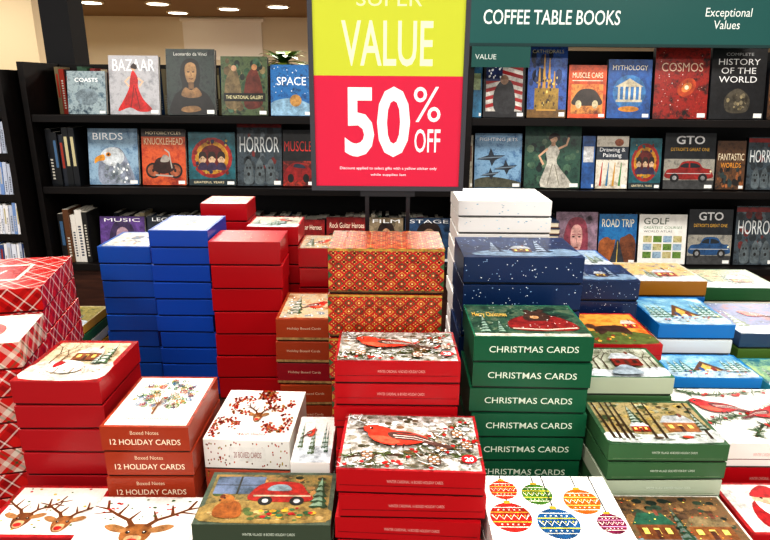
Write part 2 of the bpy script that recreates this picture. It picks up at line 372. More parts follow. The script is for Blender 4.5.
def c_cow(A):
    A.rect(0,0,1,1,'#9c141a'); A.rect(.03,.04,.97,.96,('m','#a84a0e','#c9943c','#6e1a04',12.)); A.sp([(.03,.04),(.03,.34),(.5,.42),(.97,.3),(.97,.04)],'#4f5b28')
    A.sp([(.3,.3),(.28,.52),(.55,.58),(.72,.54),(.74,.3),(.6,.36),(.42,.36)],'#3b2318'); A.ell(.25,.55,.07,.08,'#4b2c1c'); A.house(.72,.5,.2,.25,'#a02a22','#bfb6aa'); A.dots(30,['#d8a040','#8a3020','#4c5a2c'],.05,.06,.95,.4,.01,.03)
def c_bridge(A):
    A.rect(0,0,1,1,'#2f5d3f'); A.rect(.04,.05,.96,.95,('m','#5a5f4a','#999d8c','#c0c0b4',34.)); A.sp([(.04,.05),(.04,.3),(.4,.22),(.96,.34),(.96,.05)],'#c0c6ca')
    for x in (.12,.2,.3,.8,.88): A.bare(x,.25,.7,'#3a2a1c',4,1.57,.020)
    A.house(.40,.30,.34,.42,'#721a0e','#a9b0b4','#2a1b14'); A.sp([(.3,.05),(.44,.3),(.56,.3),(.66,.05)],'#8996a0')
def c_cottage(A):
    A.rect(0,0,1,1,'#2c5034'); A.rect(.035,.05,.965,.95,('m','#4d4f2c','#99875f','#1e2a0f',30.)); A.dots(100,['#4a3a1c','#7a6a3c','#a08848','#2c3a1c','#989880'],.04,.35,.96,.94,.012,.045); A.sp([(.035,.05),(.035,.25),(.4,.2),(.965,.32),(.965,.05)],'#aeb4b0'); A.dots(40,['#7a7f78','#d4d8d4','#5a5a44'],.05,.06,.95,.24,.008,.03)
    for x in (.08,.13,.19,.24,.44,.52,.9): A.line([(x,.12),(x+R.uniform(-.02,.02),.94)],.028,'#2b1c0e',.012)
    A.house(.58,.26,.28,.36,'#925a2e','#a0a4a6','#ffcf6a'); A.house(.28,.26,.15,.2,'#882310','#a9acae'); A.tree(.36,.46,.12,.4,'#19341c','#8a968c'); A.tree(.9,.3,.1,.4,'#19341c','#8a968c'); A.ell(.7,.14,.05,.025,'#a02a10'); A.ell(.45,.12,.04,.025,'#4a3a2c')
def c_card(A):
    A.rect(0,0,1,1,'#dedad2'); A.rect(.02,.02,.98,.98,('m','#e6e4de','#b8bab4',8.)); A.branch([(.02,.3),(.3,.42),(.6,.5),(.9,.72)],.03,'#4b3120',['#2d4b26','#5d6f54','#0f2a14'],'#b01410',150); A.branch([(.4,.1),(.55,.3),(.8,.36),(.97,.3)],.025,'#4b3120',['#2d4b26','#0f2a14'],'#b01410',110); A.branch([(.1,.95),(.3,.85),(.6,.88),(.9,.95)],.02,'#4b3120',['#2d4b26','#5d6f54'],'#b01410',80)
    A.bird(.32,.62,.5,1,'#b0121a','#8e1a20','#5b0a10'); A.bird(.68,.5,.4,-1,'#b0121a','#8e1a20','#5b0a10')
def c_orn(A):
    A.rect(0,0,1,1,'#e9e7e2')
    L=[(.17,.40,.150,'#a81810','#e0a830'),(.42,.72,.115,'#3e6c1a','#d8c040'),(.74,.62,.135,'#c85a0e','#f0d060'),(.50,.32,.150,'#0f4a7c','#d0c840'),(.17,.78,.105,'#b82a10','#e8b040'),(.88,.32,.10,'#6c0f3a','#e0a0c0')]
    for x,y,r,c,d in L:
        A.line([(x,y+r*1.2),(x,.995)],.008,'#282828')
        A.ell(x,y,r,r*1.3,c,0,32); A.rect(x-.024,y+r*1.22,x+.024,min(.99,y+r*1.5),'#b08820')
        def band(yy,hh,cc):      # latitude band clipped to the ball
            yt=[yy-hh,yy+hh]; w_=[math.sqrt(max(0,1-(q/(1.3*r))**2))*r*.99 for q in yt]
            A.poly([(x-w_[0],y+yt[0]),(x+w_[0],y+yt[0]),(x+w_[1],y+yt[1]),(x-w_[1],y+yt[1])],cc)
        A.hold(); band(.42*r,.05*r,d); band(-.42*r,.05*r,d); band(.86*r,.04*r,'#f0e8d0'); band(-.86*r,.04*r,'#f0e8d0'); A.h=False
        pts=[(x+k*.18*r,y+(.2*r if k%2 else -.2*r)) for k in range(-5,6)]; A.line(pts,.07*r,'#f0e8d0')
        A.hold()
        for k in range(-4,5,2): A.ell(x+k*.18*r,y+.12*r,.05*r,.07*r,d,0,8); A.ell(x+k*.13*r,y+.64*r,.05*r,.06*r,'#f0e8d0',0,8); A.ell(x+k*.13*r,y-.64*r,.05*r,.06*r,'#f0e8d0',0,8)
        A.h=False
def c_deer(A):
    A.rect(0,0,1,1,'#dedad4'); A.rect(.03,.03,.97,.97,('m','#c8c4be','#e4e2de',10.)); A.deer(.5,.24,1.0,'#885428'); A.sp([(.34,.0),(.3,.07),(.5,.10),(.7,.07),(.66,.0)],'#a01218')
    A.dots(30,['#b01410','#2c5a26'],.1,.5,.9,.95,.010,.018)
def c_deerred(A):
    A.rect(0,0,1,1,'#a01218'); A.rect(.05,.05,.95,.95,('m','#cfc6bc','#e0dcd4',10.)); A.dots(30,['#a01218','#2c5a26','#c8983a'],.06,.1,.94,.94,.01,.02); A.deer(.3,.3,.7,'#6d3c18'); A.deer(.72,.24,.7,'#88542a')
def c_dog(A):
    A.rect(0,0,1,1,'#424e40'); A.rect(.035,.05,.965,.95,('m','#2b2a18','#6d6038','#98743c',24.)); A.dots(70,['#3a3424','#7a5a34','#a87a44','#4a5a34','#1a2414'],.05,.35,.95,.93,.012,.045); A.rect(.06,.55,.44,.9,('m','#2b3a42','#667490',16.)); A.rect(.06,.72,.44,.735,'#2b2b26'); A.rect(.24,.55,.255,.9,'#2b2b26')
    A.sp([(.05,.05),(.05,.35),(.45,.42),(.95,.3),(.95,.05)],'#88703c'); A.dots(50,['#6a5428','#a88c5c','#4a5a2c'],.05,.06,.95,.3,.01,.04); A.sp([(.38,.42),(.36,.60),(.46,.78),(.70,.78),(.78,.62),(.82,.42)],'#8c1a10'); A.ell(.48,.42,.055,.085,'#1c1a18'); A.ell(.72,.42,.055,.085,'#1c1a18'); A.ell(.48,.42,.025,.04,'#a0a0a0'); A.ell(.72,.42,.025,.04,'#a0a0a0'); A.sp([(.48,.62),(.52,.73),(.62,.73),(.66,.62)],'#6f8086'); A.rect(.38,.5,.82,.53,'#a89880')
    A.tree(.89,.3,.16,.62,'#1f3a20','#6f866f'); A.sp([(.14,.12),(.12,.3),(.2,.42),(.3,.36),(.32,.12)],'#884a16'); A.ell(.19,.44,.055,.08,'#965a22'); A.ell(.15,.49,.02,.04,'#5a2400'); A.ell(.17,.46,.01,.014,'#111111'); A.ell(.14,.42,.012,.014,'#111111'); A.dots(24,['#c9932a','#a01218','#2c5a36'],.42,.08,.92,.3,.012,.03)
def c_brown(A):
    A.rect(0,0,1,1,'#c8c3ba'); A.rect(.02,.02,.98,.98,('m','#2c2018','#6b4e32','#2b3a2c',22.)); A.dots(60,['#4a3424','#2a3a2c','#7a5a38','#15201a'],.03,.3,.97,.97,.02,.06); A.sp([(.02,.02),(.02,.2),(.5,.26),(.98,.18),(.98,.02)],'#6a7a80')
    A.house(.1,.2,.32,.46,'#6a3a1c','#1f4d3a'); A.house(.54,.2,.36,.4,'#7c4a24','#79684a'); A.tree(.48,.2,.12,.6,'#1f3a28','#59685f'); A.dots(60,['#ffd76a','#f0a03a','#d04a2a'],.05,.2,.95,.95,.004,.010)
def c_santa(A):
    A.rect(0,0,1,1,'#9c141a'); A.rect(.03,.04,.97,.96,'#c8c6c0'); A.sp([(.2,.1),(.18,.5),(.35,.72),(.6,.6),(.62,.1)],'#9c141a'); A.ell(.36,.66,.12,.14,'#d0a888'); A.sp([(.25,.62),(.28,.36),(.46,.36),(.5,.62),(.38,.52)],'#f0f0f0'); A.sp([(.24,.72),(.4,.95),(.52,.8),(.5,.7)],'#9c141a'); A.tree(.8,.1,.3,.8,'#2f5d3a','#c8d0d0'); A.ell(.32,.68,.014,.018,'#111111'); A.ell(.41,.68,.014,.018,'#111111')
def c_tartan(A): A.rect(.22,.25,.78,.75,'#d8d0c4'); A.rect(.25,.29,.75,.71,'#a01218'); A.text('Joy',.38,.36,.62,.64,'#f0e8de',0)
def c_tartan2(A):
    A.rect(0,0,1,1,'#d3ccc2'); A.rect(.04,.04,.96,.96,('m','#d0c8ba','#b9a890',9.)); A.sp([(.4,.2),(.36,.5),(.55,.8),(.8,.6),(.78,.2)],'#a81810'); A.tree(.2,.1,.3,.8,'#3c5a3c')
P1=('#bc1a18','#8a0c10','#e0d4c8'); PL=('plaid',)+P1; PLT=('plaidtop',)+P1
P2=('#bc1a18','#d0c0b0','#2f5638'); PL2=('plaid',)+P2
RD='#a40e18'

B='greeting_card_box_stack'
stack('tartan_gift_box_stack',0,0,.30,.27,1.16,.058,PL,c_tartan,rot=13,pivot=(-.776,1.286),top=PLT)
stack('tartan_gift_box_stack',0,0,.25,.15,1.14,.056,[PL2,PL],c_tartan2,rot=13,pivot=(-.678,1.03))
stack('winter_scene_card_box_stack',-.667,.968,.160,.179,1.092,.052,'#98141c',c_snow,rot=0)
stack('swirl_tree_card_box_stack',-.480,.895,.150,.185,1.046,.046,'#96361e',c_swirl,f_swirl)
stack('reindeer_berry_card_box_stack',-.317,.930,.154,.180,1.000,.062,['#e9e6e0','#a84a34'],c_berry,f_berry,rot=-2)
stack('rust_holiday_card_box_stack',-.268,1.383,.138,.20,1.049,.060,['#9e4020','#9a3e20','#8e1a26'],c_rust,f_rust)
stack('blue_card_box_stack',-.81,1.639,.148,.18,1.161,.052,'#144ca0',c_blue)
stack('blue_card_box_stack',-.623,1.544,.156,.19,1.232,.050,'#1044a0',c_blue)
stack('red_card_box_stack',-.462,1.524,.188,.130,1.208,.065,RD,c_red2)
stack('red_card_box_stack',-.40,1.69,.15,.14,1.21,.055,RD,winter('#b02020','#98907f','#b8b0a0','#5a6a4a',3))
stack('red_card_box_stack',-.56,1.80,.14,.13,1.255,.055,RD,winter('#b02020','#6a7a5a','#b8b0a0','#5a1a0a',4))
stack('red_card_box_stack',-.246,1.64,.10,.16,1.16,.055,RD,c_rust)
stack('patterned_gift_box_stack',-.098,.997,.2,.132,1.333,.083,'#a81c14',c_patt,f_patt,right=f_patt,edge='#2c1a0c',jit=.0015)
stack('robin_card_box_stack',-.078,.862,.198,.120,1.187,.040,RD,c_robin,f_red)
stack('robin_card_box_stack',-.062,.703,.203,.148,1.100,.041,RD,c_robin,f_red,rot=-2)
stack('green_christmas_card_box_stack',.145,.90,.194,.148,1.214,.047,'#105236',c_green,f_green)
stack('white_card_box_stack',.156,1.275,.200,.165,1.366,.036,W_,c_white,f_white)
stack('navy_card_box_stack',.148,1.092,.228,.157,1.293,.054,'#10284e',c_navy,f_navy)
stack('navy_card_box_stack',.415,1.285,.157,.13,1.186,.046,'#10284e',c_navy,f_navy)
stack('farm_scene_card_box_stack',.396,1.09,.150,.17,1.118,.036,[RD],c_cow,f_red)
stack('nativity_card_box_stack',.600,1.228,.168,.178,1.105,.037,['#0e6cb0','#cfd4d6','#185c9c'],c_nativ)
stack('nativity_card_box_stack',.583,1.098,.178,.11,1.043,.027,['#1474b8','#cfd4d6'],c_nativ)
stack('covered_bridge_card_box_stack',.357,.956,.152,.125,1.115,.035,['#a8b29c','#3d5f3c'],c_bridge)
stack('cottage_card_box_stack',.348,.812,.186,.136,1.074,.033,['#3a603e','#3a603e','#a8b29c'],c_cottage,f_greenw)
stack('cardinal_card_box_stack',.546,.879,.215,.19,1.034,.044,['#dad7d0',RD,RD],c_card,f_red)
stack('ornament_card_box_stack',.146,.644,.192,.155,1.025,.043,W_,c_orn,f_white)
stack('truck_scene_card_box_stack',-.27,.708,.196,.12,1.007,.036,'#3c483a',c_dog,f_greenw)
stack('reindeer_card_box_stack',-.66,.807,.17,.132,.896,.042,'#98141c',c_deerred)
stack('reindeer_card_box_stack',-.482,.753,.186,.12,.924,.040,W_,c_deer)
stack('village_card_box_stack',.350,.678,.171,.12,.992,.040,'#c8c3ba',c_brown)
stack('santa_card_box_stack',.540,.732,.19,.12,.977,.038,RD,c_santa)
stack('white_card_box_stack',-.150,.838,.064,.14,1.019,.038,W_,winter('#dedad4','#b8b4ac','#dcdad4','#a8aca8',21))
stack(B,-1.02,1.60,.15,.18,.93,.03,['#b8882a','#2c5a36','#c6bfb0'],winter('#b8a980','#6a6a3a','#a89858','#3a4a2a',5))
stack(B,-.115,1.62,.16,.14,1.12,.045,['#4a6f84','#2f3338'],winter('#40505a','#4a6070','#8898a0','#2a3a44',6))
stack(B,.79,1.24,.2,.2,1.08,.035,['#26405e','#4d6a2c'],winter('#2f4a5c','#1c2c4a','#4a5a8a','#7a3a2a',7))
stack(B,.775,1.07,.2,.15,1.03,.035,['#1f7a8c','#a9b888'],winter('#1a6a7a','#1a5a6a','#88a880','#b0a860',8))
stack(B,.62,1.46,.2,.17,1.13,.04,['#99661c','#1a5fa0'],winter('#b8b0a0','#885a24','#c0a870','#3a4a6a',9))
stack(B,.84,1.50,.2,.17,1.10,.04,['#2c5a36','#c6bfb0'],winter('#3a5a3a','#7a2a1a','#a8a888','#3a5a3a',10))
stack(B,.40,1.46,.18,.15,1.17,.04,['#1a4f90','#a9b8c8'],winter('#1a4f90','#1a4a7a','#98acbc','#4a6a90',11))
stack(B,.78,.88,.19,.17,1.0,.04,[RD,'#c6bfb0'],c_santa)

# ------------------------------------------------------------------ display table
t=Ob('display_table'); WD=('wood','#24150e','#3d261a')
t.box((-1.25,.42,.71),(1.30,1.98,.75),WD)
t.box((-1.2,.47,.62),(1.25,.50,.71),WD); t.box((-1.2,1.90,.62),(1.25,1.93,.71),WD); t.box((-1.2,.5,.62),(-1.17,1.9,.71),WD); t.box((1.22,.5,.62),(1.25,1.9,.71),WD)
for x in (-1.21,1.18):
    for y in (.46,1.86): t.box((x,y,0),(x+.08,y+.08,.62),WD)
t.box((-1.1,.55,.2),(1.15,1.85,.23),WD)
t.build(bevel=.004)

# ------------------------------------------------------------------ sale sign on stand
INK['on']=False
s=Ob('sale_sign_on_stand'); F='#2c2c30'; y=1.2
zb,zt,xl,xr=1.400,1.812,-.146,.153
s.box((xl,y-.006,zb),(xr,y+.012,zt),F)
s.box((xl-.0,y-.010,zb),(xl+.009,y-.006,zt),'#3c3c42'); s.box((xr-.009,y-.010,zb),(xr,y-.006,zt),'#3c3c42'); s.box((xl+.009,y-.010,zb),(xr-.009,y-.006,zb+.009),'#3c3c42'); s.box((xl+.009,y-.010,zt-.009),(xr-.009,y-.006,zt),'#3c3c42')
s.box((-.041,y-.003,TZ),(-.033,y+.005,zb),'#1d1d20'); s.box((.041,y-.003,TZ),(.049,y+.005,zb),'#1d1d20'); s.box((-.05,y-.006,zb-.012),(.058,y+.010,zb),'#1d1d20')
s.box((-.09,y-.05,TZ+.0003),(.10,y+.05,TZ+.008),'#1d1d20')
A=Art(); w,h=xr-xl,zt-zb; ux=lambda x:(x-xl)/w; uz=lambda z:(z-zb)/h
A.rect(.03,.02,.97,uz(1.617),'#cc1840'); A.rect(.03,uz(1.617),.97,.98,'#c0c832')
A.text('SUPER',ux(-.056),uz(1.738),ux(.064),uz(1.766),'#e2e6b0',.0)
A.text('VALUE',ux(-.084),uz(1.634),ux(.086),uz(1.714),'#eaeec0',.01)
A.text('50',ux(-.080),uz(1.466),ux(.046),uz(1.598),'#f4f4f4',.025)
A.text('%',ux(.052),uz(1.533),ux(.104),uz(1.598),'#f4f4f4',.0)
A.text('OFF',ux(.055),uz(1.475),ux(.105),uz(1.520),'#f4f4f4',.01)
A.text('Discount applied to select gifts with a yellow sticker only',ux(-.09),uz(1.440),ux(.10),uz(1.447),'#ffe3ea'); A.text('while supplies last',ux(-.03),uz(1.428),ux(.04),uz(1.434),'#ffe3ea')
put(s,A,(xl,y-.006,zb),(w,0,0),(0,0,h),(0,-1,0),ID,.0005)
s.build(bevel=.001)

# ------------------------------------------------------------------ bookcases
Z1,Z2,Z3=1.437,1.066,.640
BW=('wood','#070505','#120c0a')
def case(name,x0,x1,top,shelves,yf=3.2,yb=3.56):
    o=Ob(name)
    o.box((x0,yb-.02,0),(x1,yb,top),('wood','#060505','#0c0909'))
    o.box((x0,yf-.02,0),(x0+.03,yb-.02,top),BW); o.box((x1-.03,yf-.02,0),(x1,yb-.02,top),BW)
    for z in shelves:
        o.box((x0+.03,yf,z-.026),(x1-.03,yb-.02,z),BW); o.box((x0+.03,yf-.012,z-.032),(x1-.03,yf,z+.006),BW)
    o.box((x0+.03,yf+.01,0),(x1-.03,yf+.03,min(shelves)-.026),('wood','#2a1712','#43281d'))
    o.box((x0+.03,yf-.01,0),(x1-.03,yf+.01,.1),BW)
    return o
case('bookcase',-1.85,.40,1.70,(Z1,Z2,Z3)).build(bevel=.002)
case('bookcase',.41,2.6,1.79,(Z1,Z2,Z3)).build(bevel=.002)
case('bookcase',-3.0,-1.88,1.66,(1.46,1.25,1.04,.83,.62),3.1,3.5).build(bevel=.002)
h=Ob('department_sign'); h.box((.405,3.19,1.7905),(1.91,3.23,2.03),'#17504f')
A=Art(); A.rect(0,0,1,1,'#104e4a'); A.rect(0,.0,1,.06,'#0a302f'); A.text('COFFEE TABLE BOOKS',.045,.42,.49,.70,'#e4eae4',.01); A.text('Exceptional\nValues',.765,.36,.915,.76,'#e4eae4',.0)
put(h,A,(.405,3.19,1.7905),(1.505,0,0),(0,0,.2395),(0,-1,0),ID,.0005)
h.build(bevel=.002)
h=Ob('shelf_sign'); h.box((.42,3.165,1.69),(.71,3.175,1.788),'#104842'); A=Art(); A.text('VALUE',.06,.38,.42,.62,'#c8d0ca',0); put(h,A,(.42,3.165,1.69),(.29,0,0),(0,0,.098),(0,-1,0),ID,.0005); h.build()

def spines(name,x0,x1,z,hmin,hmax,cols,y=3.30,dep=.2,tmin=.015,tmax=.04,lean=0):
    o=Ob(name); x=x0
    while x<x1-tmax:
        w=R.uniform(tmin,tmax); hh=R.uniform(hmin,hmax); c=R.choice(cols); yy=y+R.uniform(0,.015)
        M=Matrix.Translation((x,0,z+.0005+(abs(math.sin(lean))*w if lean else 0)))@Matrix.Rotation(lean,4,'Y'); T=lambda p,M=M:M@Vector(p)
        o.box((0,yy,0),(w*.95,yy+dep,hh),c,T,{'top':'#d8d2c4'})
        A=Art()
        if R.random()<.35: A.rect(.25,.35,.75,.85,R.choice(['#b8af88','#a8a8a8','#903020','#c8c8c0','#406080']))
        else:
            for k in range(R.randint(5,12)): A.rect(.3,.12+.055*k,.7,.15+.055*k,'#b8b4a8' if lin(c)[1]<.4 else '#404858')
        put(o,A,(0,yy,0),(w*.95,0,0),(0,0,hh),(0,-1,0),T)
        x+=w*(1.0 if not lean else 1.06)
    o.build()
DK=['#16181c','#22252b','#5a3a2c','#1c3c60','#702020','#2c4c38','#6c6048','#101010','#a09478','#c8bfa8','#8a2c20']
for (a,b,z) in ((-1.78,.36,Z1),(-1.4,.36,Z2),(-1.6,.36,Z3),(.46,2.5,Z1),(.46,2.5,Z2),(.46,2.5,Z3)):
    spines('row_of_books',a,b,z,.21,.25,DK,3.40,.13)
spines('row_of_books',-1.80,-1.62,Z2,.27,.31,['#14161a','#20242c','#101214'],3.24,.15,.025,.04)
spines('row_of_books',-1.80,-1.62,Z3,.26,.30,['#d4d0c8','#202020','#5a3a24','#b8b0a0'],3.24,.15,.02,.04)
for z in (1.46,1.25,1.04,.83,.62):
    spines('row_of_books',-2.9,-1.90,z,.155,.175,['#d9d9dc','#c4cbd6','#b0b8c8','#e4e4e4','#6a88b8','#cfd4de','#304878'],3.09,.2,.012,.024,.06)
for (x0,n_) in ((-.86,6),(.70,7)):
    o=Ob('pile_of_books'); z=Z3+.0005
    for i in range(n_):
        dx=R.uniform(0,.01); o.box((x0+dx,3.23,z),(x0+.25+dx,3.39,z+.006),'#5a3a2c'); o.box((x0+.004+dx,3.234,z+.006),(x0+.246+dx,3.386,z+.030),'#d9cfb8'); o.box((x0+dx,3.23,z+.030),(x0+.25+dx,3.39,z+.036),'#30405a'); z+=.0365
    o.build()

INK['on']=True; INK['s']=26.
def book(x0,x1,zs,h,cover,th=.032,y=3.275,lean=10,name='coffee_table_book'):
    o=Ob(name); w=x1-x0
    o.box((0,-th,0),(w,-th+.004,h),'#20242a'); o.box((0,-.004,0),(w,0,h),'#20242a'); o.box((0,-th+.004,0),(.004,-.004,h),'#20242a')
    o.box((.004,-th+.004,.004),(w-.004,-.004,h-.004),'#e9e3d6')
    A=Art(); cover(A); A.rect(.82,.02,.97,.08,'#e8e8e4')
    put(o,A,(0,-th,0),(w,0,0),(0,0,h),(0,-1,0),ID,.0005)
    o.build((x0,y+th,zs+.0005),(math.radians(-lean),0,0),0)
def bg(c,*ops):
    def f(A):
        A.rect(0,0,1,1,c)
        for q in ops: getattr(A,q[0])(*q[1:])
    return f
m3=lambda a,b,c,s=14.:('m',a,b,c,s)
def flagc(A):
    A.rect(0,0,1,1,'#1c1c20'); A.rect(.06,.1,.94,.95,'#c8c2ba')
    for k in range(6): A.line([(.06,.18+.13*k),(.4,.24+.13*k),(.94,.14+.13*k)],.06,'#901a1c')
    A.rect(.06,.6,.45,.95,'#1a2a5a'); A.dots(14,['#ffffff'],.08,.62,.43,.93,.015,.025); A.sp([(.3,.1),(.25,.4),(.45,.62),(.7,.55),(.75,.1)],'#2b2b2e'); A.ell(.5,.62,.1,.08,'#8a6a54')
def towerc(A):
    A.rect(0,0,1,1,m3('#142050','#2f58a8','#101a38')); A.dots(30,['#0c1838','#3c62a8','#1c3060'],.02,.4,.98,.98,.04,.12)
    A.rect(.0,.0,1,.12,'#6a4a1a')
    for x,hh in ((.30,.72),(.42,.9),(.55,.84),(.68,.66)): A.line([(x,.1),(x,hh)],.13,'#b98a38',.02)
    A.rect(.18,.12,.8,.42,'#98782c'); A.dots(40,['#3a2a18','#e9c870','#5a4020'],.2,.14,.78,.6,.010,.025); A.text('CATHEDRALS',.1,.91,.9,.96,'#d0c290',0)
def reddress(A):
    A.rect(0,0,1,1,m3('#7e8084','#b0b0b4','#8e8e92',7.)); A.text('BAZAAR',.08,.74,.92,.94,'#f0f0f0',.0); A.sp([(.48,.75),(.42,.6),(.40,.46),(.3,.28),(.16,.06),(.4,.12),(.6,.05),(.85,.08),(.68,.26),(.58,.46),(.58,.62)],'#b81010'); A.line([(.5,.5),(.42,.12)],.02,'#6a0808'); A.line([(.52,.45),(.6,.1)],.02,'#6a0808'); A.ell(.5,.79,.05,.05,'#d8b090'); A.line([(.42,.64),(.32,.56),(.40,.48)],.035,'#d8b090'); A.line([(.58,.62),(.68,.56),(.6,.48)],.035,'#d8b090'); A.sp([(.44,.8),(.5,.87),(.57,.82),(.55,.77)],'#2a1a14')
def mona(A):
    A.rect(0,0,1,1,m3('#14181c','#2c3834','#0e1214')); A.sp([(.1,.0),(.15,.28),(.32,.42),(.28,.62),(.34,.80),(.5,.86),(.66,.80),(.70,.6),(.68,.42),(.88,.28),(.95,0)],'#0c0908'); A.sp([(.38,.66),(.40,.76),(.5,.80),(.60,.76),(.62,.64),(.58,.52),(.5,.47),(.42,.52)],'#9a764c'); A.rect(.45,.40,.56,.50,'#6a4c2c'); A.sp([(.3,.30),(.38,.42),(.5,.38),(.62,.42),(.72,.30),(.5,.26)],'#84623c'); A.text('Leonardo da Vinci',.16,.9,.84,.95,'#c8c8c0',0)
    A.ell(.455,.655,.03,.010,'#241810'); A.ell(.555,.655,.03,.010,'#241810'); A.line([(.505,.65),(.515,.59)],.014,'#6a4a2a'); A.line([(.46,.555),(.51,.548),(.55,.558)],.012,'#5a2a1a'); A.sp([(.30,.06),(.34,.12),(.6,.14),(.7,.08),(.5,.04)],'#84623c')
def artc(A):
    A.rect(0,0,1,1,m3('#1c2a20','#4a5a3a','#141c18')); A.dots(60,['#2c4a30','#5a4a30','#7a6a48','#18241c','#3a5a44'],.02,.02,.98,.98,.02,.08); A.sp([(.1,.15),(.1,.6),(.3,.8),(.42,.5),(.4,.15)],'#6a5a3c'); A.ell(.28,.8,.06,.05,'#b89070'); A.sp([(.5,.15),(.55,.65),(.75,.8),(.9,.4),(.85,.15)],'#5a2418'); A.ell(.72,.82,.06,.05,'#a87850'); A.rect(.05,.24,.95,.38,'#10140f'); A.text('THE NATIONAL GALLERY',.10,.28,.90,.34,'#d8d0a0',0)
def spacec(A):
    A.rect(0,0,1,1,m3('#0e3a6a','#1f6aa8','#0a2040')); A.sp([(0,.0),(0,.25),(.5,.35),(1,.2),(1,0)],'#80a4bc'); A.dots(24,['#ffffff'],.02,.4,.98,.98,.004,.012); A.text('SPACE',.15,.6,.85,.76,'#f0f4f8',0); A.ell(.6,.3,.14,.12,'#b88848')
def coverface(bgc,skin,title=None,tc='#ffffff',hair='#2a1c18'):
    def f(A):
        A.rect(0,0,1,1,bgc); A.dots(20,[bgc,darker(bgc,.7)],.02,.02,.98,.98,.03,.1); A.sp([(.25,.1),(.2,.5),(.3,.82),(.5,.9),(.7,.82),(.78,.5),(.72,.1)],hair); A.rect(.42,.06,.58,.3,skin); A.sp([(.36,.45),(.38,.68),(.5,.76),(.62,.68),(.64,.45),(.58,.25),(.5,.19),(.42,.25)],skin)
        A.ell(.43,.52,.035,.014,'#20140f'); A.ell(.57,.52,.035,.014,'#20140f'); A.line([(.39,.56),(.47,.57)],.012,hair); A.line([(.53,.57),(.61,.56)],.012,hair); A.line([(.5,.5),(.515,.40)],.016,darker(skin,.75)); A.ell(.5,.31,.05,.014,'#8c3a34')
        if title: A.text(title,.1,.88,.9,.96,tc,0)
    return f
def birdc(A):
    A.rect(0,0,1,1,m3('#4a6a88','#8ca8bc','#3a5878',6.)); A.sp([(.25,.0),(.2,.4),(.35,.62),(.62,.66),(.8,.4),(.9,0)],'#8890a0'); A.ell(.48,.5,.24,.17,'#c0c6ca'); A.dots(50,['#e8ecec','#6a747c','#a0a8ac','#8a949c'],.28,.02,.82,.42,.015,.045); A.ell(.4,.54,.05,.038,'#c8801a'); A.ell(.4,.54,.025,.02,'#101010'); A.sp([(.3,.54),(.14,.48),(.12,.38),(.2,.42),(.32,.44)],'#d8902a'); A.text('BIRDS',.1,.80,.7,.92,'#ffffff',0)
def bikec(A):
    A.rect(0,0,1,1,m3('#982a10','#c8582a','#7a1c0c',8.)); A.rect(0,.86,1,1,'#2a1c18'); A.text('KNUCKLEHEAD',.06,.72,.94,.84,'#e8d0a8',.0); A.text('MOTORCYCLES',.1,.90,.9,.95,'#e8d8b0',0)
    for x in (.25,.75): A.ell(x,.26,.17,.14,'#1a1410'); A.ell(x,.26,.13,.105,'#a05838'); A.ell(x,.26,.03,.03,'#1a1410')
    A.sp([(.25,.28),(.33,.46),(.5,.5),(.62,.46),(.75,.3),(.5,.2)],'#30140e'); A.sp([(.42,.42),(.5,.54),(.62,.5),(.6,.42)],'#989088'); A.line([(.68,.3),(.62,.58),(.52,.64)],.03,'#a0988f'); A.line([(.3,.18),(.7,.16)],.03,'#a0988f')
def skullc(A):
    A.rect(0,0,1,1,'#175a64'); A.ell(.5,.52,.44,.38,'#94201a'); A.ell(.5,.52,.36,.31,'#b8801c'); A.dots(40,['#1a6a70','#c0a040','#7a1810','#2a2a4a'],.1,.2,.9,.9,.015,.045); A.ell(.5,.54,.26,.22,'#5a1410')
    for x in (.3,.5,.7): A.ell(x,.50,.08,.09,'#c0a080'); A.sp([(x-.08,.5),(x-.06,.62),(x+.06,.62),(x+.08,.5),(x,.55)],'#2a1810'); A.ell(x-.025,.5,.010,.010,'#111111'); A.ell(x+.025,.5,.010,.010,'#111111'); A.sp([(x-.1,.3),(x-.06,.42),(x+.06,.42),(x+.1,.3)],'#3a2a4a')
    A.rect(0,0,1,.12,'#1c2c30'); A.text('GRATEFUL YEARS',.1,.04,.75,.08,'#e8d8b0',0)
def horrorc(A):
    A.rect(0,0,1,1,m3('#0c1014','#3c4850','#060809',18.)); A.dots(40,['#20282c','#5a646a','#30383c','#601c18'],.02,.02,.98,.98,.03,.08)
    for x in (.25,.5,.75): A.sp([(x-.1,.05),(x-.09,.3),(x,.42),(x+.09,.3),(x+.1,.05)],'#545e62'); A.ell(x-.035,.28,.02,.02,'#0a0a0a'); A.ell(x+.035,.28,.02,.02,'#0a0a0a'); A.ell(x,.18,.03,.03,'#0a0a0a')
    A.text('HORROR',.06,.52,.94,.76,'#c8cccc',.0); A.rect(0,.9,1,.98,'#7c1410')
def musc(A): A.rect(0,0,1,1,'#101012'); A.rect(0,.0,1,.45,m3('#6c1212','#301010','#a83020')); A.text('MUSCLE',.05,.62,.95,.8,'#c02a24',.0); A.sp([(.05,.1),(.1,.3),(.4,.42),(.8,.36),(.95,.15)],'#881010'); A.ell(.25,.14,.1,.08,'#0c0c0c'); A.ell(.75,.14,.1,.08,'#0c0c0c'); A.sp([(.35,.34),(.42,.4),(.65,.38),(.72,.32)],'#203040')
